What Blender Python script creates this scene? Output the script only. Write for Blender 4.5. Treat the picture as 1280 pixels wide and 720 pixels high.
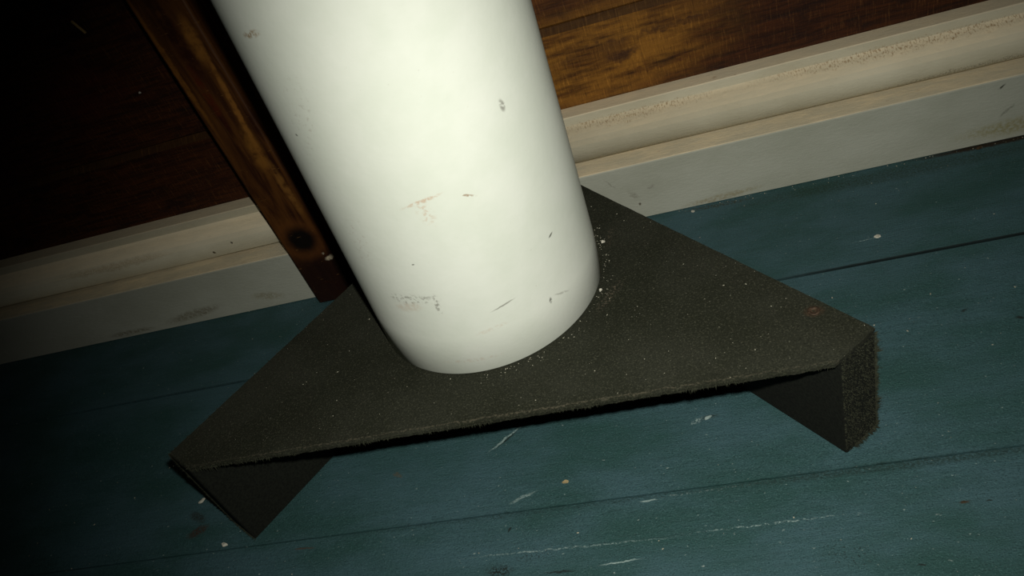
import bpy, bmesh, math, random
from mathutils import Vector, Matrix, noise

scene = bpy.context.scene
for o in list(bpy.data.objects):
    bpy.data.objects.remove(o)
col = scene.collection
rnd = random.Random(11)

# ------------------------------------------------------------------ camera
CAM = Vector((0.09975, -0.39203, 0.29309))
RIGHT = Vector((0.95197373, 0.05117849, -0.30187212))
DOWN = Vector((-0.19312154, -0.66470547, -0.72171373))
FWD = Vector((-0.23759227, 0.74535053, -0.62289847))
cd = bpy.data.cameras.new('camera')
cd.sensor_width = 36.0
cd.lens = 971.302 / 1280 * 36.0
cd.clip_start = 0.005
cam = bpy.data.objects.new('camera', cd)
col.objects.link(cam)
cam.matrix_world = Matrix(((RIGHT.x, -DOWN.x, -FWD.x, CAM.x),
                           (RIGHT.y, -DOWN.y, -FWD.y, CAM.y),
                           (RIGHT.z, -DOWN.z, -FWD.z, CAM.z),
                           (0, 0, 0, 1)))
scene.camera = cam

# ------------------------------------------------------------------ world, flash, exposure
w = bpy.data.worlds.new('night')
scene.world = w
w.use_nodes = True
w.node_tree.nodes['Background'].inputs[0].default_value = (0.55, 0.62, 0.6, 1)
w.node_tree.nodes['Background'].inputs[1].default_value = 0.004

fl = bpy.data.lights.new('camera_flash', 'SPOT')       # the phone's LED flash beside the lens
fl.energy = 5.0
fl.color = (1.0, 0.985, 0.90)
fl.spot_size = math.radians(94)
fl.spot_blend = 1.0
fl.shadow_soft_size = 0.004
flash = bpy.data.objects.new('camera_flash', fl)
col.objects.link(flash)
flash.location = CAM + RIGHT * 0.006 - DOWN * 0.022
AIM = Vector((0.068, -0.14, 0.035))
flash.rotation_euler = (AIM - flash.location).to_track_quat('-Z', 'Y').to_euler()

scene.view_settings.view_transform = 'Standard'
scene.view_settings.look = 'None'
scene.view_settings.gamma = 1.0
scene.view_settings.use_curve_mapping = False
scene.view_settings.exposure = 0.0


# ------------------------------------------------------------------ node helpers
class NT:
    def __init__(self, name):
        self.m = bpy.data.materials.new(name)
        self.m.use_nodes = True
        self.t = self.m.node_tree
        self.b = self.t.nodes['Principled BSDF']

    def n(self, typ, **kw):
        nd = self.t.nodes.new(typ)
        for k, v in kw.items():
            setattr(nd, k, v)
        return nd

    def l(self, a, b):
        self.t.links.new(a, b)

    def setin(self, sock, v):
        if isinstance(v, bpy.types.NodeSocket):
            self.l(v, sock)
        elif isinstance(v, (tuple, list)) and len(v) == 3 and sock.type == 'RGBA':
            sock.default_value = (*v, 1)
        else:
            sock.default_value = v

    def math(self, op, a, b=None, clamp=False):
        nd = self.n('ShaderNodeMath', operation=op)
        nd.use_clamp = clamp
        self.setin(nd.inputs[0], a)
        if b is not None:
            self.setin(nd.inputs[1], b)
        return nd.outputs[0]

    def coord(self, kind='Object'):
        return self.n('ShaderNodeTexCoord').outputs[kind]

    def world_pos(self):
        return self.n('ShaderNodeNewGeometry').outputs['Position']

    def mapping(self, v, scale=(1, 1, 1), loc=(0, 0, 0), rot=(0, 0, 0), typ='POINT'):
        nd = self.n('ShaderNodeMapping', vector_type=typ)
        self.l(v, nd.inputs['Vector'])
        nd.inputs['Location'].default_value = loc
        nd.inputs['Rotation'].default_value = rot
        nd.inputs['Scale'].default_value = scale
        return nd.outputs[0]

    def noise(self, v, scale, detail=4, rough=0.55, dist=0.0):
        nd = self.n('ShaderNodeTexNoise')
        self.l(v, nd.inputs['Vector'])
        nd.inputs['Scale'].default_value = scale
        nd.inputs['Detail'].default_value = detail
        nd.inputs['Roughness'].default_value = rough
        nd.inputs['Distortion'].default_value = dist
        return nd.outputs['Fac']

    def ramp(self, f, lo, hi, a=0.0, b=1.0, smooth=True):
        nd = self.n('ShaderNodeMapRange')
        nd.interpolation_type = 'SMOOTHSTEP' if smooth else 'LINEAR'
        self.setin(nd.inputs['Value'], f)
        for k, v in (('From Min', lo), ('From Max', hi), ('To Min', a), ('To Max', b)):
            nd.inputs[k].default_value = v
        return nd.outputs[0]

    def mix(self, f, a, b, blend='MIX'):
        nd = self.n('ShaderNodeMix', data_type='RGBA', blend_type=blend)
        self.setin(nd.inputs[0], f)
        self.setin(nd.inputs[6], a)
        self.setin(nd.inputs[7], b)
        return nd.outputs[2]

    def bump(self, h, strength, dist=0.001, prev=None):
        nd = self.n('ShaderNodeBump')
        nd.inputs['Strength'].default_value = strength
        nd.inputs['Distance'].default_value = dist
        self.l(h, nd.inputs['Height'])
        if prev is not None:
            self.l(prev, nd.inputs['Normal'])
        return nd.outputs[0]

    def marks(self, base, v, items, noise_scale=900, warp=0.0012, stretch=(1, 1, 1)):
        """Scuffs, chips and stains with a shape of their own: (u, v, length, width, angle, colour, strength[, softness])."""
        nz = self.noise(self.mapping(v, stretch), noise_scale, 4, 0.65)
        wn = self.n('ShaderNodeTexNoise')
        self.l(v, wn.inputs['Vector'])
        wn.inputs['Scale'].default_value = 260
        wv = self.n('ShaderNodeVectorMath', operation='MULTIPLY_ADD')
        self.l(wn.outputs['Color'], wv.inputs[0])
        wv.inputs[1].default_value = (warp * 2, warp * 2, 0)
        add = self.n('ShaderNodeVectorMath', operation='ADD')
        self.l(v, add.inputs[0])
        add.inputs[1].default_value = (-warp, -warp, 0)
        self.l(add.outputs[0], wv.inputs[2])
        vv = wv.outputs[0]
        out = base
        for it in items:
            u, vv0, ln, wd, ang, c, st = it[:7]
            lo, hi = (it[7] if len(it) > 7 else (0.30, 0.62))
            mp = self.mapping(vv, (ln / 2, wd / 2, 1), (u, vv0, 0), (0, 0, ang), 'TEXTURE')
            sep = self.n('ShaderNodeSeparateXYZ')
            self.l(mp, sep.inputs[0])
            cmb = self.n('ShaderNodeCombineXYZ')
            self.l(sep.outputs[0], cmb.inputs[0])
            self.l(sep.outputs[1], cmb.inputs[1])
            ll = self.n('ShaderNodeVectorMath', operation='LENGTH')
            self.l(cmb.outputs[0], ll.inputs[0])
            f = self.ramp(ll.outputs['Value'], 0.35, 1.0, 1.0, 0.0)
            g = self.ramp(nz, lo, hi)
            f = self.math('MULTIPLY', self.math('MULTIPLY', f, g), st, True)
            out = self.mix(f, out, c)
        return out


def swz(nt, v, a, b):
    sp = nt.n('ShaderNodeSeparateXYZ')
    nt.l(v, sp.inputs[0])
    cb = nt.n('ShaderNodeCombineXYZ')
    nt.l(sp.outputs[a], cb.inputs[0])
    nt.l(sp.outputs[b], cb.inputs[1])
    return cb.outputs[0]


# ------------------------------------------------------------------ materials
def mat_floor():
    t = NT('teal_painted_boards')
    p = t.world_pos()
    xy = swz(t, p, 0, 1)
    big = t.noise(t.mapping(p, (1, 2.2, 1)), 14, 4, 0.6)
    c = t.mix(t.ramp(big, 0.32, 0.68), (0.024, 0.074, 0.068), (0.050, 0.110, 0.128))
    streak = t.noise(t.mapping(p, (6, 130, 1)), 6, 5, 0.65)
    c = t.mix(t.ramp(streak, 0.40, 0.75, 0.0, 0.38), c, (0.022, 0.055, 0.055))
    fine = t.noise(p, 1500, 2, 0.7)
    c = t.mix(t.ramp(fine, 0.56, 0.72, 0.0, 0.6), c, (0.085, 0.18, 0.18))
    c = t.mix(t.ramp(fine, 0.46, 0.30, 0.0, 0.65), c, (0.010, 0.032, 0.033))
    # scattered rubbed specks
    sp = t.noise(t.mapping(p, (1, 1.8, 1)), 420, 2, 0.5)
    c = t.mix(t.ramp(sp, 0.715, 0.77, 0.0, 0.6), c, (0.38, 0.46, 0.42))
    sp2 = t.noise(t.mapping(p, (1, 1.8, 1), (3, 7, 1)), 300, 3, 0.5)
    c = t.mix(t.ramp(sp2, 0.74, 0.80, 0.0, 0.7), c, (0.018, 0.03, 0.028))
    DK = (0.012, 0.022, 0.02)
    BR = (0.11, 0.075, 0.035)
    LT = (0.30, 0.40, 0.38)
    c = t.marks(c, xy, [
        (-0.1758, -0.1837, 0.016, 0.007, 0.44, (0.05, 0.022, 0.01), 0.95),
        (-0.1796, -0.1747, 0.018, 0.006, -0.50, (0.02, 0.018, 0.01), 0.85),
        (-0.0656, -0.1667, 0.0075, 0.0030, -0.57, BR, 0.8),
        (-0.0092, -0.1543, 0.026, 0.0018, 0.70, LT, 0.9, (0.35, 0.55)),
        (-0.0082, -0.1548, 0.020, 0.0011, 0.70, DK, 0.9, (0.25, 0.45)),
        (0.0011, -0.1895, 0.017, 0.0020, 0.38, LT, 0.7, (0.35, 0.55)),
        (-0.0047, -0.2055, 0.0042, 0.0011, 0.95, DK, 1.0, (0.1, 0.3)),
        (-0.0082, -0.2245, 0.018, 0.0075, -0.07, DK, 1.0, (0.45, 0.55)),
        (0.0070, -0.2190, 0.022, 0.0060, 0.1, DK, 0.85, (0.52, 0.60)),
        (0.0191, -0.2280, 0.020, 0.0015, -0.04, DK, 1.0, (0.3, 0.5)),
        (0.0444, -0.2267, 0.021, 0.0009, 0.06, LT, 0.95, (0.2, 0.4)),
        (0.0585, -0.1998, 0.010, 0.0012, -0.015, LT, 0.9, (0.25, 0.45)),
        (0.1775, -0.2179, 0.0046, 0.0014, 0.02, (0.045, 0.028, 0.012), 1.0, (0.05, 0.2)),
        (0.1856, -0.2183, 0.0036, 0.0012, -0.05, DK, 1.0, (0.05, 0.25)),
        (0.1550, -0.2410, 0.0052, 0.0011, 0.0, DK, 1.0, (0.1, 0.3)),
        (0.1308, -0.2338, 0.028, 0.014, -0.18, DK, 1.0, (0.57, 0.63)),
        (0.0839, -0.1611, 0.0085, 0.0035, 0.39, LT, 0.8, (0.45, 0.6)),
        (0.0900, -0.1600, 0.0120, 0.003, 0.1, (0.03, 0.05, 0.045), 0.8),
        (-0.1085, -0.2014, 0.014, 0.0014, -0.03, (0.075, 0.05, 0.035), 0.9, (0.3, 0.5)),
        (0.2305, -0.1308, 0.005, 0.0028, -0.3, DK, 1.0, (0.1, 0.3)),
        (0.2113, -0.1212, 0.005, 0.0018, 0.21, DK, 0.9, (0.2, 0.45)),
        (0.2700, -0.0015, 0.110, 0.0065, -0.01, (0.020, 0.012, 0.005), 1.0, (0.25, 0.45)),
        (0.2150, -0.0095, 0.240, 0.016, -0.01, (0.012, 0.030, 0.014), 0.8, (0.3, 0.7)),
        (0.1169, -0.0035, 0.055, 0.005, -0.03, (0.04, 0.035, 0.015), 0.9, (0.42, 0.6)),
        (0.1860, -0.0605, 0.020, 0.0010, 0.05, LT, 0.7, (0.4, 0.6)),
        (0.0210, -0.2174, 0.115, 0.0011, -0.015, LT, 0.65, (0.42, 0.6)),
        (0.1080, -0.2172, 0.085, 0.0010, 0.0, LT, 0.75, (0.44, 0.6)),
        (0.0068, -0.1977, 0.26, 0.0040, -0.002, (0.016, 0.042, 0.042), 0.8, (0.40, 0.62)),
        (0.0850, -0.1985, 0.06, 0.0012, 0.01, LT, 0.6, (0.5, 0.62)),
        (0.1600, -0.1982, 0.20, 0.0060, 0.0, (0.016, 0.038, 0.034), 0.85, (0.36, 0.6)),
        (-0.1500, -0.1250, 0.03, 0.0016, -0.05, LT, 0.3, (0.5, 0.6)),
    ])
    # grime in the open joint
    c = t.marks(c, xy, [
        (0.2400, -0.0775, 0.330, 0.0018, 0.0, (0.006, 0.012, 0.012), 0.95, (0.0, 0.4)),
        (-0.200, -0.0775, 0.300, 0.0014, 0.0, (0.010, 0.022, 0.022), 0.6, (0.2, 0.6)),
    ], warp=0.00025)
    t.l(c, t.b.inputs['Base Color'])
    t.b.inputs['Roughness'].default_value = 0.55
    t.b.inputs['Specular IOR Level'].default_value = 0.3
    g = t.noise(t.mapping(p, (14, 420, 1)), 6, 6, 0.75)
    nb = t.bump(g, 0.6, 0.0005)
    g2 = t.noise(t.mapping(p, (1, 2.0, 1)), 330, 6, 0.75)
    nb = t.bump(g2, 0.6, 0.0009, nb)
    nb = t.bump(fine, 0.8, 0.0005, nb)
    t.l(nb, t.b.inputs['Normal'])
    return t.m


def mat_trim(name, ledge=True):
    t = NT(name)
    p = t.world_pos()
    big = t.noise(t.mapping(p, (1, 2, 2)), 16, 5, 0.6)
    tone = ((0.34, 0.35, 0.285), (0.40, 0.41, 0.345)) if ledge else ((0.47, 0.43, 0.31), (0.56, 0.52, 0.39))
    c = t.mix(t.ramp(big, 0.3, 0.7), *tone)
    fine = t.noise(p, 700, 4, 0.7)
    c = t.mix(t.ramp(fine, 0.60, 0.78, 0.0, 0.35), c, (0.22, 0.17, 0.10))
    # dust settles on faces that look up
    sx = t.n('ShaderNodeSeparateXYZ')
    t.l(t.n('ShaderNodeNewGeometry').outputs['True Normal'], sx.inputs[0])
    up = t.ramp(sx.outputs[2], 0.30, 0.95)
    dn = t.noise(t.mapping(p, (1, 4, 4)), 55, 5, 0.7)
    c = t.mix(t.math('MULTIPLY', up, t.ramp(dn, 0.35, 0.75, 0.55, 1.0)), c, (0.74, 0.62, 0.42))
    d2 = t.noise(t.mapping(p, (1, 2.2, 2.2)), 120, 5, 0.75)
    c = t.mix(t.math('MULTIPLY', up, t.ramp(d2, 0.62, 0.76, 0.0, 0.6)), c, (0.30, 0.17, 0.07))
    xz = swz(t, p, 0, 2)
    if ledge:
        c = t.marks(c, xz, [
            (0.0565, 0.0300, 0.013, 0.0014, -1.0, (0.20, 0.19, 0.15), 0.6),
            (0.0690, 0.0180, 0.012, 0.0045, -0.9, (0.21, 0.20, 0.16), 0.6),
            (0.0713, 0.0108, 0.0026, 0.0024, 0, (0.10, 0.085, 0.06), 0.9, (0.1, 0.3)),
            (0.0800, 0.0215, 0.008, 0.003, 0.3, (0.22, 0.21, 0.18), 0.6),
            (0.2850, 0.0080, 0.090, 0.014, 0.0, (0.22, 0.19, 0.06), 0.75, (0.25, 0.7)),
            (0.1200, 0.0030, 0.060, 0.006, 0.05, (0.24, 0.21, 0.12), 0.7),
            (0.2700, 0.0345, 0.006, 0.0015, 0.8, (0.03, 0.03, 0.02), 0.9, (0.35, 0.5)),
            (0.2740, 0.0190, 0.012, 0.002, 0.8, (0.06, 0.06, 0.04), 0.6),
            (-0.245, 0.0080, 0.060, 0.010, 0.1, (0.16, 0.14, 0.09), 0.75),
            (-0.185, 0.0100, 0.030, 0.009, -0.2, (0.22, 0.19, 0.11), 0.6),
            (-0.300, 0.0040, 0.050, 0.006, 0.0, (0.14, 0.12, 0.07), 0.7),
        ], noise_scale=500)
    else:
        RU = (0.26, 0.15, 0.06)
        c = t.marks(c, xz, [
            (0.0800, 0.0636, 0.120, 0.0050, 0.0, RU, 0.75, (0.47, 0.66)),
            (0.2300, 0.0636, 0.220, 0.0050, 0.0, RU, 0.8, (0.46, 0.66)),
            (0.2600, 0.0450, 0.130, 0.0060, 0.02, (0.12, 0.10, 0.06), 0.75, (0.45, 0.62)),
            (0.1000, 0.0445, 0.120, 0.0022, 0.0, (0.16, 0.14, 0.10), 0.6, (0.5, 0.65)),
            (-0.1900, 0.0540, 0.0016, 0.0016, 0, (0.03, 0.02, 0.01), 1.0, (0.0, 0.1)),
            (-0.2060, 0.0490, 0.0030, 0.0022, 0.7, (0.06, 0.045, 0.02), 1.0, (0.2, 0.4)),
            (-0.2800, 0.0560, 0.120, 0.006, 0.0, (0.25, 0.17, 0.07), 0.5),
        ], noise_scale=1100, warp=0.0022)
    t.l(c, t.b.inputs['Base Color'])
    t.b.inputs['Roughness'].default_value = 0.62
    t.b.inputs['Specular IOR Level'].default_value = 0.25
    nb = t.bump(t.noise(t.mapping(p, (1, 3, 3)), 240, 5, 0.65), 0.35, 0.0008)
    t.l(nb, t.b.inputs['Normal'])
    return t.m


def mat_wallwood():
    t = NT('dark_stained_planks')
    p = t.world_pos()
    xz = swz(t, p, 0, 2)
    grain = t.noise(t.mapping(p, (5, 1, 70)), 7, 6, 0.7, 0.6)
    c = t.mix(t.ramp(grain, 0.33, 0.68), (0.016, 0.004, 0.0012), (0.060, 0.016, 0.003))
    blot = t.noise(t.mapping(p, (1, 1, 2.5)), 32, 5, 0.65)
    c = t.mix(t.ramp(blot, 0.50, 0.66, 0.0, 0.8), c, (0.010, 0.003, 0.002))
    # lighter brown patches beside the pipe, with darker streaks across them
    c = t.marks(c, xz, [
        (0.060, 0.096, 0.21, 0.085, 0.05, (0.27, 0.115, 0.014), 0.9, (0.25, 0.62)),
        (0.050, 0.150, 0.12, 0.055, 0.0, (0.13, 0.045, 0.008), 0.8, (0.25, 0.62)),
        (0.065, 0.100, 0.060, 0.012, 0.08, (0.035, 0.012, 0.006), 0.9, (0.36, 0.6)),
        (0.078, 0.094, 0.030, 0.010, 0.1, (0.03, 0.010, 0.006), 0.9, (0.3, 0.6)),
        (0.115, 0.104, 0.070, 0.007, 0.03, (0.03, 0.010, 0.005), 0.8, (0.36, 0.6)),
        (0.095, 0.082, 0.070, 0.006, 0.03, (0.06, 0.016, 0.004), 0.8, (0.36, 0.6)),
        (-0.235, 0.165, 0.085, 0.045, 0.0, (0.060, 0.008, 0.003), 0.8, (0.25, 0.62)),
    ], noise_scale=26, warp=0.005, stretch=(1, 6, 1))
    sx = t.n('ShaderNodeSeparateXYZ')
    t.l(t.n('ShaderNodeNewGeometry').outputs['True Normal'], sx.inputs[0])
    c = t.mix(t.ramp(sx.outputs[2], 0.3, 0.6, 0.0, 0.85), c, (0.050, 0.022, 0.006))
    saw = t.noise(t.mapping(p, (700, 1, 60)), 1.6, 4, 0.75)
    c = t.mix(t.ramp(saw, 0.54, 0.68, 0.0, 0.9), c, t.mix(0.22, t.mix(1.0, c, (2.0, 2.0, 2.0), 'MULTIPLY'), (0.20, 0.11, 0.03)))
    c = t.mix(t.ramp(saw, 0.46, 0.30, 0.0, 0.6), c, (0.02, 0.006, 0.002))
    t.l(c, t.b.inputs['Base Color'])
    t.b.inputs['Roughness'].default_value = 0.6
    t.b.inputs['Specular IOR Level'].default_value = 0.25
    nb = t.bump(saw, 0.4, 0.0006)
    nb = t.bump(grain, 0.3, 0.0008, nb)
    t.l(nb, t.b.inputs['Normal'])
    return t.m


def mat_post():
    t = NT('varnished_post_wood')
    p = t.world_pos()
    xz = swz(t, p, 0, 2)
    g = t.noise(t.mapping(p, (60, 60, 6)), 2.2, 5, 0.6, 1.2)
    c = t.mix(t.ramp(g, 0.35, 0.65), (0.020, 0.005, 0.0015), (0.085, 0.031, 0.006))
    OR = (0.24, 0.10, 0.018)
    DKB = (0.020, 0.004, 0.0015)
    c = t.marks(c, xz, [
        (-0.1350, 0.1900, 0.090, 0.012, 1.62, DKB, 0.9, (0.15, 0.6)),
        (-0.1265, 0.1850, 0.035, 0.010, 1.5, OR, 0.9, (0.2, 0.6)),
        (-0.1262, 0.1450, 0.095, 0.0045, 1.52, OR, 0.95, (0.2, 0.55)),
        (-0.1460, 0.1750, 0.110, 0.0045, 1.60, (0.19, 0.075, 0.012), 0.85, (0.15, 0.55)),
        (-0.1290, 0.1180, 0.045, 0.0120, 1.5, (0.20, 0.085, 0.014), 0.85, (0.25, 0.6)),
        (-0.1370, 0.1550, 0.05, 0.007, 1.6, (0.075, 0.013, 0.003), 0.9),
        (-0.1250, 0.0900, 0.055, 0.007, 1.6, (0.20, 0.09, 0.018), 0.75, (0.25, 0.6)),
        (-0.1343, 0.0120, 0.080, 0.100, 0.0, (0.011, 0.0035, 0.002), 0.94, (0.05, 0.45)),
        # knot with a paler ring round it
        (-0.1343, 0.0527, 0.0400, 0.0400, 0.0, (0.13, 0.045, 0.010), 0.9, (0.15, 0.5)),
        (-0.1343, 0.0527, 0.0310, 0.0310, 0.0, (0.004, 0.002, 0.001), 1.0, (-0.3, -0.1)),
        # white paint smear
        (-0.1236, 0.0351, 0.0085, 0.0045, 0.3, (0.50, 0.43, 0.30), 0.9, (0.38, 0.52)),
        (-0.1265, 0.0390, 0.0030, 0.0020, 0.3, (0.5, 0.45, 0.33), 0.8, (0.40, 0.55)),
    ], noise_scale=160, warp=0.0011)
    scr = t.noise(t.mapping(p, (40, 40, 300), rot=(0, 0.5, 0)), 4, 3, 0.6)
    c = t.mix(t.ramp(scr, 0.66, 0.74, 0.0, 0.35), c, (0.33, 0.17, 0.05))
    t.l(c, t.b.inputs['Base Color'])
    t.b.inputs['Roughness'].default_value = 0.5
    t.b.inputs['Specular IOR Level'].default_value = 0.3
    t.l(t.bump(g, 0.35, 0.001), t.b.inputs['Normal'])
    return t.m


def mat_pipe():
    t = NT('white_plastic')
    o = t.coord('Object')
    sp = t.n('ShaderNodeSeparateXYZ')
    t.l(o, sp.inputs[0])
    ang = t.math('ARCTAN2', sp.outputs[0], t.math('MULTIPLY', sp.outputs[1], -1.0))
    cb = t.n('ShaderNodeCombineXYZ')
    t.l(t.math('MULTIPLY', ang, 0.055), cb.inputs[0])
    t.l(sp.outputs[2], cb.inputs[1])
    uv = cb.outputs[0]
    big = t.noise(o, 30, 4, 0.6)
    c = t.mix(t.ramp(big, 0.3, 0.7), (0.66, 0.70, 0.61), (0.72, 0.75, 0.67))
    fine = t.noise(o, 900, 2, 0.6)
    c = t.mix(t.ramp(fine, 0.72, 0.80, 0.0, 0.35), c, (0.40, 0.36, 0.28))
    GR = (0.30, 0.30, 0.26)
    DG = (0.10, 0.10, 0.085)
    PK = (0.56, 0.44, 0.33)
    c = t.marks(c, uv, [
        (0.0196, 0.0303, 0.0140, 0.0010, 0.17, GR, 0.9, (0.0, 0.4)),
        (0.0493, 0.0479, 0.0042, 0.0012, 0.37, DG, 0.9, (0.2, 0.4)),
        (0.0395, 0.0201, 0.0042, 0.0016, -1.77, DG, 0.8, (0.35, 0.5)),
        (-0.0166, 0.0425, 0.0310, 0.0075, 0.0, GR, 0.8, (0.48, 0.64)),
        (-0.0059, 0.0393, 0.0140, 0.0034, -1.6, GR, 0.9, (0.45, 0.6)),
        (-0.0200, 0.0380, 0.0180, 0.0070, 0.1, PK, 0.4, (0.3, 0.6)),
        (0.0052, 0.0875, 0.0200, 0.0022, 0.13, PK, 0.9, (0.40, 0.58)),
        (0.0050, 0.0820, 0.0150, 0.0075, -1.36, PK, 0.55, (0.48, 0.62)),
        (0.0219, 0.0836, 0.0085, 0.0013, -0.49, (0.35, 0.26, 0.18), 0.9, (0.45, 0.55)),
        (0.0460, 0.0194, 0.0120, 0.0014, -0.4, GR, 0.5, (0.3, 0.5)),
        (0.0459, 0.1088, 0.0065, 0.0030, -1.40, GR, 0.9, (0.35, 0.5)),
        (-0.0319, 0.1576, 0.0135, 0.0036, 0.14, (0.36, 0.27, 0.16), 0.9, (0.42, 0.58)),
        (-0.0355, 0.1190, 0.0018, 0.0012, 0, DG, 0.8, (0.0, 0.3)),
        (-0.0084, 0.0606, 0.0017, 0.0008, 0, DG, 0.8, (0.0, 0.3)),
        (0.0117, 0.0206, 0.0200, 0.0030, 0.09, PK, 0.30, (0.4, 0.6)),
        (-0.0020, 0.0060, 0.0400, 0.0030, 0.0, PK, 0.35, (0.45, 0.62)),
        (-0.0280, 0.1250, 0.0500, 0.0180, 1.2, (0.50, 0.49, 0.42), 0.5, (0.55, 0.66)),
        (-0.0300, 0.0700, 0.0400, 0.0160, 1.3, (0.50, 0.46, 0.38), 0.5, (0.56, 0.66)),
    ], noise_scale=520, warp=0.0006)
    t.l(c, t.b.inputs['Base Color'])
    t.b.inputs['Roughness'].default_value = 0.5
    t.b.inputs['Specular IOR Level'].default_value = 0.25
    t.l(t.bump(t.noise(o, 260, 4, 0.6), 0.10, 0.0005), t.b.inputs['Normal'])
    return t.m


def mat_felt():
    t = NT('black_felt')
    p = t.world_pos()
    big = t.noise(p, 22, 4, 0.6)
    c = t.mix(t.ramp(big, 0.3, 0.7), (0.015, 0.0165, 0.0100), (0.025, 0.0265, 0.0185))
    f = t.noise(p, 1300, 3, 0.75)
    c = t.mix(t.ramp(f, 0.52, 0.72, 0.0, 0.9), c, (0.066, 0.066, 0.045))
    c = t.mix(t.ramp(f, 0.46, 0.30, 0.0, 0.7), c, (0.006, 0.0065, 0.004))
    xy = swz(t, p, 0, 1)
    c = t.marks(c, xy, [
        (0.1383, -0.1645, 0.010, 0.008, 0.0, (0.06, 0.035, 0.02), 0.8),
        (0.0580, -0.1330, 0.030, 0.007, 1.0, (0.13, 0.105, 0.075), 0.7, (0.5, 0.66)),
        (0.0030, -0.1914, 0.40, 0.0014, 0.0, (0.09, 0.08, 0.055), 0.75, (0.40, 0.62)),
        (0.0600, -0.0900, 0.022, 0.005, 1.4, (0.11, 0.09, 0.06), 0.6, (0.5, 0.66)),
    ])
    t.l(c, t.b.inputs['Base Color'])
    t.b.inputs['Roughness'].default_value = 0.95
    t.b.inputs['Specular IOR Level'].default_value = 0.12
    t.l(t.bump(f, 0.45, 0.0007), t.b.inputs['Normal'])
    return t.m


def mat_plain(name, c, rough=0.7, scale=600, var=0.35, metal=0.0):
    t = NT(name)
    p = t.world_pos()
    n = t.noise(p, scale, 3, 0.6)
    cc = t.mix(t.ramp(n, 0.35, 0.65), tuple(x * (1 - var) for x in c), c)
    t.l(cc, t.b.inputs['Base Color'])
    t.b.inputs['Roughness'].default_value = rough
    t.b.inputs['Metallic'].default_value = metal
    t.b.inputs['Specular IOR Level'].default_value = 0.2
    t.l(t.bump(n, 0.2, 0.0004), t.b.inputs['Normal'])
    return t.m


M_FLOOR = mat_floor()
M_BASE = mat_trim('grey_white_trim_paint', True)
M_CAP = mat_trim('dusty_moulding_paint', False)
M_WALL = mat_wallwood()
M_POST = mat_post()
M_PIPE = mat_pipe()
M_FELT = mat_felt()
M_SIDE = mat_plain('black_side', (0.010, 0.0115, 0.0075), 0.9, 900, 0.5)  # side panels, a darker black than the felt top
M_FIBRE = mat_plain('black_fibre', (0.034, 0.037, 0.022), 0.9)
M_DARK = mat_plain('dark_under_boards', (0.012, 0.010, 0.008), 0.9)
M_RUST = mat_plain('rusty_steel', (0.085, 0.055, 0.035), 0.6, 900, 0.6, 0.4)
M_CHIP = mat_plain('pale_paint_chip', (0.62, 0.60, 0.50), 0.7)
M_ORANGE = mat_plain('tan_chip', (0.42, 0.33, 0.17), 0.7)
M_TEALCHIP = mat_plain('teal_grey_chip', (0.30, 0.38, 0.36), 0.6)
M_STRAW = mat_plain('dry_straw', (0.46, 0.30, 0.11), 0.7)
M_DIRT = mat_plain('brown_dirt', (0.06, 0.035, 0.016), 0.9)
M_DUST = mat_plain('pale_dust', (0.45, 0.43, 0.33), 0.8)


# ------------------------------------------------------------------ mesh helpers
def link(name, me, mat, parent=None, loc=None):
    o = bpy.data.objects.new(name, me)
    if mat is not None and not me.materials:
        me.materials.append(mat)
    col.objects.link(o)
    if parent is not None:
        o.parent = parent
    if loc is not None:
        o.location = loc
    return o


def finish(name, bm, smooth=False):
    bmesh.ops.recalc_face_normals(bm, faces=bm.faces[:])
    me = bpy.data.meshes.new(name)
    bm.to_mesh(me)
    bm.free()
    if smooth:
        for p in me.polygons:
            p.use_smooth = True
    return me


def tag(o, label=None, cat=None, group=None, kind=None):
    if label:
        o['label'] = label
    if cat:
        o['category'] = cat
    if group:
        o['group'] = group
    if kind:
        o['kind'] = kind
    return o


def empty(name, loc=(0, 0, 0)):
    o = bpy.data.objects.new(name, None)
    o.empty_display_size = 0.02
    col.objects.link(o)
    o.location = loc
    return o


def box_bm(x0, x1, y0, y1, z0, z1, bevel=0.0, seg=2):
    bm = bmesh.new()
    bmesh.ops.create_cube(bm, size=1)
    for v in bm.verts:
        v.co = Vector((x0 if v.co.x < 0 else x1, y0 if v.co.y < 0 else y1, z0 if v.co.z < 0 else z1))
    if bevel:
        bmesh.ops.bevel(bm, geom=bm.edges[:], offset=bevel, segments=seg, affect='EDGES', profile=0.5)
    return bm


def prism_x(profile, x0, x1):
    """closed (y, z) profile swept along x"""
    bm = bmesh.new()
    a = [bm.verts.new((x0, y, z)) for y, z in profile]
    b = [bm.verts.new((x1, y, z)) for y, z in profile]
    n = len(profile)
    for i in range(n):
        bm.faces.new((a[i], a[(i + 1) % n], b[(i + 1) % n], b[i]))
    bm.faces.new(a)
    bm.faces.new(list(reversed(b)))
    return bm


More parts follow.
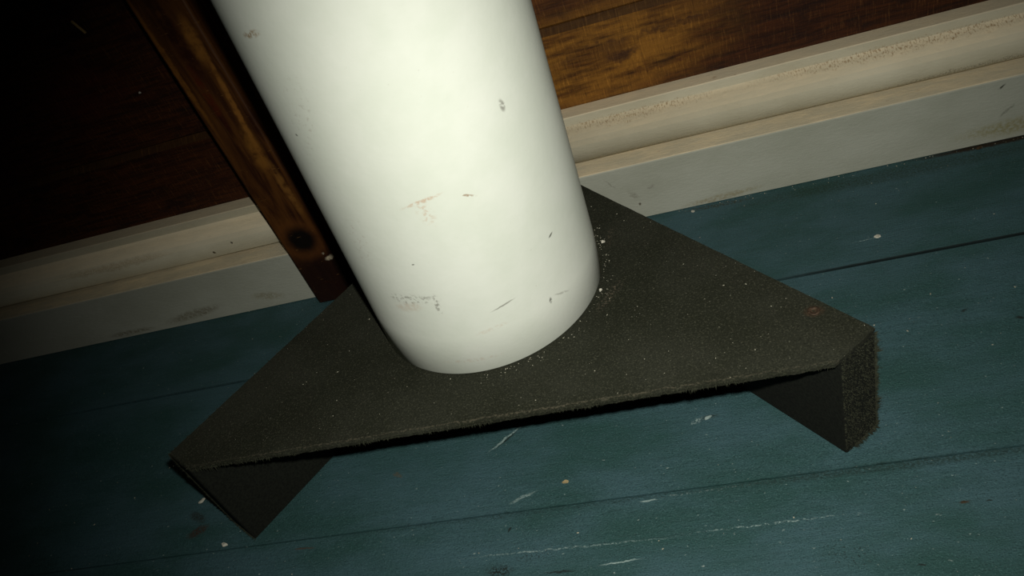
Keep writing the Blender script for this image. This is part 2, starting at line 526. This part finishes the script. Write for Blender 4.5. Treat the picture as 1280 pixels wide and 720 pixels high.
# ------------------------------------------------------------------ floor of teal boards
XL, XR = -0.95, 0.95
tagf = tag(link('floor', finish('floor', box_bm(XL, XR, -1.10, 0.06, -0.05, -0.020)), M_DARK),
           kind='structure')
PITCH = 0.118
y_top = 0.0395
GAPS = (0.0010, 0.0002, 0.0006, 0.0008, 0.0007, 0.0007, 0.0007, 0.0007, 0.0007)
for i in range(9):
    y1 = y_top - i * PITCH
    y0 = y1 - PITCH + GAPS[i]
    e = 0.0005
    dz = (0.0, -0.0002, -0.0005, 0.0002, -0.0003, 0.0002, 0.0, 0.0002, -0.0003)[i]
    n = 14
    prof = [(y0, -0.0198), (y1, -0.0198), (y1, -e * 0.8 + dz)]
    for k in range(n + 1):
        f = k / n
        yy = (y1 - e) + (y0 + 0.00008 - y1 + e) * f
        prof.append((yy, dz + 0.00012 * math.sin(f * math.pi * 3 + i)))
    prof.append((y0, -0.0001 + dz))
    link('floor_board', finish('floor_board', prism_x(prof, XL, XR)), M_FLOOR, tagf)

# ------------------------------------------------------------------ wall of dark stained planks
DL = -0.0098                       # the left stretch of wall stands a little proud
WY = 0.0302
PXL, PXR = -0.1485, -0.1190        # post
wall = tag(link('wall_back', finish('wall_back', box_bm(XL, XR, WY + 0.022, WY + 0.04, -0.02, 1.05)), M_DARK),
           kind='structure')
zs = [0.0010, 0.1210]
while zs[-1] < 1.0:
    zs.append(zs[-1] + 0.1185)
for (x0, x1, off) in ((XL, PXL - 0.0004, DL), (PXR + 0.0004, XR, 0.0)):
    for i in range(len(zs) - 1):
        a, b = zs[i], zs[i + 1] - 0.0005
        y = WY + off
        prof = [(y + 0.018, a), (y + 0.0012, a), (y, a + 0.0012), (y, b - 0.0042), (y + 0.0045, b), (y + 0.018, b)]
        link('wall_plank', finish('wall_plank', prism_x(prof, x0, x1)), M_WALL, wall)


# ------------------------------------------------------------------ baseboards with a rounded cap moulding
def arc_pts():
    return [(0.0168, 0.0393), (0.0135, 0.0410), (0.0106, 0.0432), (0.0083, 0.0459), (0.0070, 0.0491), (0.0066, 0.0524), (0.0074, 0.0556),
            (0.0093, 0.0586), (0.0120, 0.0611), (0.0150, 0.0630), (0.0182, 0.0643)]


def baseboard(name, x0, x1, off):
    e = 0.0009
    prof = [(0.0299, 0.0004), (0.0, 0.0004), (0.0, 0.0393 - e), (e * 0.3, 0.0393 - e * 0.3), (e, 0.0393), (0.0299, 0.0393)]
    b = link(name, finish(name, prism_x([(y + off, z) for y, z in prof], x0, x1)), M_BASE)
    tag(b, kind='structure')
    prof = arc_pts() + [(0.0185, 0.0692), (0.0190, 0.0697), (0.0299, 0.0699), (0.0299, 0.0394)]
    me = finish('cap_moulding', prism_x([(y + off, z + 0.0001) for y, z in prof], x0, x1))
    na = len(arc_pts())
    for pi in range(na - 1):
        me.polygons[pi].use_smooth = True
    link('cap_moulding', me, M_CAP, b)
    return b


baseboard('baseboard_left', XL, PXL - 0.0003, DL)
baseboard('baseboard_right', PXR + 0.0003, XR, 0.0)

# ------------------------------------------------------------------ wooden post
bm = box_bm(PXL, PXR, -0.018, WY + 0.0215, 0.0003, 1.05, 0.0014, 2)
post = link('wooden_post', finish('wooden_post', bm), M_POST)
tag(post, 'narrow upright post of reddish brown wood with a dark knot, left of the white pipe', 'post')

# ------------------------------------------------------------------ black base (felt covered stand)
HP = 0.0606
TP = 0.0023
stand = empty('pipe_stand', (0.0, -0.11, 0.0))
tag(stand, 'black felt covered wedge shaped stand holding up the white pipe', 'stand')
S0 = Vector((0.0, -0.11, 0.0))
dR = Vector((0.6242, -0.7813))
dL = Vector((-0.588, -0.809))
RO = Vector((0.1572, -0.1782))          # outer end corner, right
LO = Vector((-0.1532, -0.1822))         # outer end corner, left
nR = Vector((-0.7813, -0.6242))         # inward across the right side panel
nL = Vector((0.809, -0.588))
TH = 0.0192
YF = -0.1925


def at_y(P, d, y):
    return P + d * ((y - P.y) / d.y)


backR = at_y(RO, dR, -0.014)
backL = at_y(LO, dL, -0.014)
cutR = at_y(RO, nR, YF)
cutL = at_y(LO, nL, YF)
# top panel: outline with a ragged front edge, round hole for the pipe
PC = Vector((0.0, -0.11075))
PR = 0.055
outline = []


def seg_pts(a, b, n, jit, r):
    out = []
    for k in range(n):
        f = k / n
        p = a.lerp(b, f)
        if 0 < k:
            t = (b - a).normalized()
            nn = Vector((-t.y, t.x))
            p = p + nn * r.uniform(-jit, jit)
        out.append(p)
    return out


rr = random.Random(5)
outline += seg_pts(backR, RO, 60, 0.00010, rr)
outline += seg_pts(RO, cutR, 8, 0.00015, rr)
outline += seg_pts(cutR, cutL, 150, 0.00022, rr)
outline += seg_pts(cutL, LO, 8, 0.00025, rr)
outline += seg_pts(LO, backL, 60, 0.00018, rr)
outline += seg_pts(backL, backR, 6, 0.0, rr)
bm = bmesh.new()
NH = 96
hole = [PC + Vector((math.cos(2 * math.pi * k / NH), math.sin(2 * math.pi * k / NH))) * 0.0505 for k in range(NH)]


def ring(pts, z):
    return [bm.verts.new((p.x - S0.x, p.y - S0.y, z)) for p in pts]


def loop_edges(vs):
    return [bm.edges.new((vs[i], vs[(i + 1) % len(vs)])) for i in range(len(vs))]


shr = []
for i, p in enumerate(outline):
    c = Vector((0.0, -0.125))
    shr.append(p + (c - p).normalized() * 0.0007)
to = ring(shr, HP)
th = ring(hole, HP)
eds = loop_edges(to) + loop_edges(th)
bmesh.ops.triangle_fill(bm, use_beauty=True, use_dissolve=False, edges=eds)
mo = ring(outline, HP - 0.0008)
lo_pts = [p + Vector((rr.uniform(-1, 1), rr.uniform(-1, 1))) * 0.0002 for p in outline]
bo = [bm.verts.new((p.x - S0.x, p.y - S0.y, HP - TP)) for p in lo_pts]
bh = ring(hole, HP - TP)
eds = loop_edges(bo) + loop_edges(bh)
bmesh.ops.triangle_fill(bm, use_beauty=True, use_dissolve=False, edges=eds)
n = len(to)
for i in range(n):
    j = (i + 1) % n
    bm.faces.new((to[i], to[j], mo[j], mo[i]))
    bm.faces.new((mo[i], mo[j], bo[j], bo[i]))
for i in range(NH):
    j = (i + 1) % NH
    bm.faces.new((th[i], th[j], bh[j], bh[i]))
top_panel = link('top_panel', finish('top_panel', bm), M_FELT, stand)
top_panel['label'] = 'flat black top with a frayed front edge'


def side_panel(O, d, nin, back):
    bm = bmesh.new()
    z1 = HP - TP - 0.0002
    A = O
    B = O + nin * TH
    ty = back.y
    C_ = at_y(O + nin * TH, d, ty)
    D_ = at_y(O, d, ty)
    vs = []
    for z in (0.0003, z1):
        vs.append([bm.verts.new((p.x - S0.x, p.y - S0.y, z)) for p in (A, B, C_, D_)])
    for i in range(4):
        j = (i + 1) % 4
        bm.faces.new((vs[0][i], vs[0][j], vs[1][j], vs[1][i]))
    bm.faces.new(vs[0])
    bm.faces.new(vs[1])
    bmesh.ops.recalc_face_normals(bm, faces=bm.faces[:])
    bmesh.ops.bevel(bm, geom=bm.edges[:], offset=0.0006, segments=1, affect='EDGES')
    return link('side_panel', finish('side_panel', bm), M_SIDE, stand)


sideR = side_panel(RO, dR, nR, Vector((0, -0.014)))
sideL = side_panel(LO, dL, nL, Vector((0, -0.060)))


def spikes(name, roots, parent, seed=0, width=0.00022):
    """short frayed fibres: (root, direction, length)"""
    r = random.Random(seed)
    bm = bmesh.new()
    for P, D, ln in roots:
        D = D.normalized()
        a = D.orthogonal().normalized()
        a.rotate(Matrix.Rotation(r.uniform(0, 6.28), 3, D))
        b = D.cross(a)
        wd = width * r.uniform(0.6, 1.5)
        base = [bm.verts.new(P + (a * math.cos(k * 2.094) + b * math.sin(k * 2.094)) * wd - D * 0.0003) for k in range(3)]
        bend = Vector((r.uniform(-1, 1), r.uniform(-1, 1), r.uniform(-1, 1))) * ln * 0.35
        tip = bm.verts.new(P + D * ln + bend)
        for k in range(3):
            bm.faces.new((base[k], base[(k + 1) % 3], tip))
    o = link(name, finish(name, bm), M_FIBRE, parent)
    o['kind'] = 'stuff'
    return o


def v3(p, z):
    return Vector((p.x - S0.x, p.y - S0.y, z))


rr = random.Random(21)
rts = []
for k in range(900):                                    # front edge of the top
    f = rr.random()
    p = cutR.lerp(cutL, f)
    cl = 0.4 + 1.1 * max(0.0, noise.noise(Vector((p.x * 90, 1.7, 0))) + 0.25)
    rts.append((v3(p, HP - TP + rr.uniform(0, 0.0012)), Vector((rr.uniform(-.5, .5), -0.35, -1)), rr.uniform(0.0006, 0.0018) * cl))
for k in range(420):                                    # tan wisps standing on the lip
    f = rr.random()
    p = cutR.lerp(cutL, f)
    rts.append((v3(p, HP - rr.uniform(0.0002, 0.001)), Vector((rr.uniform(-.8, .8), -1, rr.uniform(-.2, .6))), rr.uniform(0.0003, 0.0009)))
for k in range(160):
    p = LO.lerp(backL, rr.random() ** 2 * 0.6)
    rts.append((v3(p, HP - rr.uniform(0.0, 0.004)), Vector((-nL.x, -nL.y, rr.uniform(-.3, .6))), rr.uniform(0.0004, 0.0014)))
spikes('frayed_fibres', rts, top_panel, 1)
rts = []
for k in range(620):                                    # right end: outer upright edge, lower edge and nap
    z = rr.uniform(0.001, HP - 0.003)
    rts.append((v3(RO, z), Vector((-nR.x, -nR.y, 0)) * 0.8 + Vector((dR.x, dR.y, rr.uniform(-.6, .4))) * 0.4, rr.uniform(0.0005, 0.0018) * (0.6 + 3.0 * max(0.0, noise.noise(Vector((z * 260, 3.1, 0)))))))
for k in range(200):
    p = RO + nR * TH * rr.uniform(0, 0.75)
    rts.append((v3(p, rr.uniform(0.0006, 0.0016)), Vector((dR.x, dR.y, rr.uniform(-.3, .3))), rr.uniform(0.0006, 0.0022)))
for k in range(2600):
    p = RO + nR * TH * rr.random()
    rts.append((v3(p, rr.uniform(0.001, HP - TP - 0.0005)), Vector((dR.x, dR.y, rr.uniform(-.7, .7))) + Vector((nR.x, nR.y, 0)) * rr.uniform(-.6, .6), rr.uniform(0.0003, 0.0008)))
spikes('frayed_fibres', rts, sideR, 2, 0.0002)
rts = []
for k in range(520):
    z = rr.uniform(0.001, HP - 0.002)
    rts.append((v3(LO, z), Vector((-nL.x, -nL.y, 0)) * 0.9 + Vector((dL.x, dL.y, rr.uniform(-.5, .5))) * 0.5, rr.uniform(0.0004, 0.0016)))
for k in range(160):
    p = LO + nL * TH * rr.random()
    rts.append((v3(p, rr.uniform(0.0006, 0.002)), Vector((dL.x, dL.y, 0)), rr.uniform(0.0004, 0.0012)))
spikes('frayed_fibres', rts, sideL, 3, 0.0002)

# sunk screw near the right corner
bm = bmesh.new()
N = 20
rings = []
for r_, z in ((0.0024, -0.0001), (0.0024, 0.0003), (0.0019, 0.0005), (0.0011, 0.0003), (0.0009, -0.0004)):
    rings.append([bm.verts.new((r_ * math.cos(2 * math.pi * k / N) * (1 if z > -.0003 or True else 1), r_ * math.sin(2 * math.pi * k / N), z)) for k in range(N)])
for a, b in zip(rings, rings[1:]):
    for k in range(N):
        bm.faces.new((a[k], a[(k + 1) % N], b[(k + 1) % N], b[k]))
bm.faces.new(rings[-1])
bm.faces.new(rings[0])
s = link('screw', finish('screw', bm, True), M_RUST, stand, (0.1383 - S0.x, -0.1645 - S0.y, HP))
s['label'] = 'small rusty screw head'

# ------------------------------------------------------------------ white pipe
bm = bmesh.new()
N = 128
LEN = 0.95
rings = []
spec = [(0.0510, 0.0), (PR - 0.0005, 0.0), (PR, 0.0006)] + [(PR, 0.02 + (LEN - 0.022) * k / 24) for k in range(25)] + [(PR - 0.0005, LEN), (0.0515, LEN)]
for r_, z in spec:
    rings.append([bm.verts.new((r_ * math.cos(2 * math.pi * k / N), r_ * math.sin(2 * math.pi * k / N), z)) for k in range(N)])
for i in range(len(rings)):
    a, b = rings[i], rings[(i + 1) % len(rings)]
    for k in range(N):
        bm.faces.new((a[k], a[(k + 1) % N], b[(k + 1) % N], b[k]))
axis = Vector((0.02552, 0.03391, 1.0)).normalized()
RM = Vector((0, 0, 1)).rotation_difference(axis).to_matrix()
for v in bm.verts:                                       # the foot is cut flat to sit on the stand
    if v.co.z < 0.01:
        v.co.z += 0.0001 - (RM[2][0] * v.co.x + RM[2][1] * v.co.y) / RM[2][2]
me = finish('white_pipe', bm, True)
pipe = link('white_pipe', me, M_PIPE)
pipe.rotation_mode = 'QUATERNION'
pipe.rotation_quaternion = Vector((0, 0, 1)).rotation_difference(axis)
pipe.location = Vector((0.0, PC.y, HP))
tag(pipe, 'thick scuffed white plastic pipe rising from the black stand', 'pipe')


# ------------------------------------------------------------------ loose bits
def chip_mesh(name, lx, ly, h, seed, n=7):
    r = random.Random(seed)
    bm = bmesh.new()
    lo, hi = [], []
    for k in range(n):
        a = 2 * math.pi * k / n + r.uniform(-.25, .25)
        q = r.uniform(0.65, 1.15)
        lo.append(bm.verts.new((lx / 2 * q * math.cos(a), ly / 2 * q * math.sin(a), 0)))
        hi.append(bm.verts.new((lx / 2 * q * .82 * math.cos(a), ly / 2 * q * .82 * math.sin(a), h * r.uniform(.55, 1.1))))
    for k in range(n):
        j = (k + 1) % n
        bm.faces.new((lo[k], lo[j], hi[j], hi[k]))
    bm.faces.new(hi)
    bm.faces.new(list(reversed(lo)))
    return finish(name, bm)


def chip(name, label, x, y, z, lx, ly, h, rz, mat, seed, cat='chip', group=None):
    o = link(name, chip_mesh(name, lx, ly, h, seed), mat, None, (x, y, z))
    o.rotation_euler = (0, 0, rz)
    tag(o, label, cat, group)
    return o


G = 'paint chips lying on the teal floor'
chip('paint_chip', 'pale paint chip on the floor just beside the left foot of the black stand', -0.1804, -0.1653, 0.0002, 0.0048, 0.0024, 0.0010, 0.9, M_CHIP, 1, 'chip', G)
chip('paint_chip', 'pale paint chip on the floor in front of the left foot, lowest in the picture', -0.1556, -0.1940, 0.0002, 0.0040, 0.0024, 0.0010, -0.4, M_CHIP, 2, 'chip', G)
chip('paint_chip', 'small white paint chip on the dark floor to the right, between stand and baseboard', 0.1909, -0.0598, 0.0002, 0.0036, 0.0026, 0.0008, 0.3, M_CHIP, 3, 'chip', G)
chip('paint_chip', 'tiny white chip at the foot of the right baseboard, near the back of the stand', 0.1013, -0.0048, 0.0002, 0.0032, 0.0018, 0.0007, 0.1, M_CHIP, 4, 'chip', G)
chip('paint_chip', 'tan coloured chip alone on the teal floor in front of the stand', 0.0214, -0.1849, 0.0002, 0.0034, 0.0018, 0.0008, 0.2, M_ORANGE, 5, 'chip', G)
chip('paint_flake', 'lifted grey-teal paint flake on the floor in front of the right foot', 0.0890, -0.1608, 0.0002, 0.0044, 0.0020, 0.0007, 0.4, M_TEALCHIP, 6, 'flake', G)
chip('dirt_crumb', 'brown dirt crumb in the corner under the far right of the baseboard', 0.2602, -0.0030, 0.0002, 0.0040, 0.0024, 0.0014, 0.1, M_DIRT, 7, 'crumb')
chip('plastic_crumb', 'white crumb against the right side of the pipe on the black stand', 0.0565, -0.0935, HP, 0.0020, 0.0016, 0.0012, 0.4, M_CHIP, 8, 'crumb', 'crumbs at the foot of the pipe')
chip('plastic_crumb', 'white crumb in front of the right side of the pipe foot', 0.0540, -0.1280, HP, 0.0022, 0.0013, 0.0010, 1.0, M_CHIP, 9, 'crumb', 'crumbs at the foot of the pipe')

# straw and specks caught on the dark wall
bm = box_bm(-0.0046, 0.0046, -0.0006, 0.0006, -0.0007, 0.0007, 0.0003, 1)
for v in bm.verts:
    v.co.z += 0.00035 * math.sin(v.co.x * 400)
    v.co.y += 0.0
st = link('straw', finish('straw', bm), M_STRAW, None, (-0.2086, WY + DL - 0.0006, 0.2002))
st.rotation_euler = (0, math.radians(72), 0)
tag(st, 'short dry straw stuck to the dark wall, top left', 'straw')


def wall_chip(label, x, z, s, seed, y):
    o = link('wall_fleck', chip_mesh('wall_fleck', s, s * .8, 0.0006, seed), M_CHIP, None, (x, y, z))
    o.rotation_euler = (math.radians(90), 0, 0)
    tag(o, label, 'fleck', 'pale flecks on the wall')


wall_chip('tiny pale fleck on the dark wall left of the post', -0.1997, 0.1552, 0.0020, 31, WY + DL - 0.00001)
wall_chip('tiny pale fleck at the plank joint right of the pipe', 0.0951, 0.1240, 0.0022, 32, WY - 0.00001)


def specks(name, label, pts, mat):
    bm = bmesh.new()
    r = random.Random(77)
    for (x, y, z, s) in pts:
        a0 = r.uniform(0, 6.28)
        ex = r.uniform(1, 2.2)
        b0 = r.uniform(0, 3.14)
        vs = []
        for k in range(4):
            u, vv = s * ex * math.cos(a0 + k * 1.571), s * math.sin(a0 + k * 1.571)
            vs.append(bm.verts.new((x + u * math.cos(b0) - vv * math.sin(b0), y + u * math.sin(b0) + vv * math.cos(b0), z)))
        tp = bm.verts.new((x, y, z + s * 0.8))
        for k in range(4):
            bm.faces.new((vs[k], vs[(k + 1) % 4], tp))
        bm.faces.new(list(reversed(vs)))
    o = link(name, finish(name, bm), mat)
    tag(o, label, 'dust', None, 'stuff')
    return o


def in_panel(x, y):
    if not (YF + 0.001 < y < -0.016):
        return False
    if (Vector((x, y)) - PC).length < PR + 0.001:
        return False
    P = Vector((x, y))
    return (P - RO).dot(nR) > 0.001 and (P - LO).dot(nL) > 0.001


rr = random.Random(9)
pts = []
while len(pts) < 190:
    x, y = rr.uniform(-0.155, 0.158), rr.uniform(YF, -0.016)
    if in_panel(x, y):
        pts.append((x, y, HP, rr.choice((0.00009, 0.00011, 0.00013, 0.00024)) * rr.uniform(.7, 1.2)))
for k in range(90):                                     # crumbs gathered round the pipe
    a = rr.uniform(-1.6, 0.6)
    r_ = PR + 0.001 + abs(rr.gauss(0, 0.0025))
    x, y = PC.x + r_ * math.cos(a), PC.y + r_ * math.sin(a)
    if in_panel(x, y):
        pts.append((x, y, HP, rr.uniform(0.0001, 0.00026)))
specks('dust_specks', 'fine pale specks scattered over the black stand top', pts, M_DUST)
pts = []
while len(pts) < 300:
    x, y = rr.uniform(-0.42, 0.32), rr.uniform(-0.30, -0.004)
    P = Vector((x, y))
    if (P - RO).dot(nR) > -0.003 and (P - LO).dot(nL) > -0.003 and y > -0.2:
        if rr.random() < 0.85:
            continue
    pts.append((x, y, 0.0002, rr.choice((0.00012, 0.00016, 0.0002, 0.00035)) * rr.uniform(.7, 1.2)))
for k in range(60):
    pts.append((rr.uniform(0.06, 0.31), -0.0008 - abs(rr.gauss(0, 0.0016)), 0.0002, rr.uniform(0.0001, 0.00035)))
specks('floor_specks', 'fine pale specks scattered over the teal floor', pts, M_DUST)
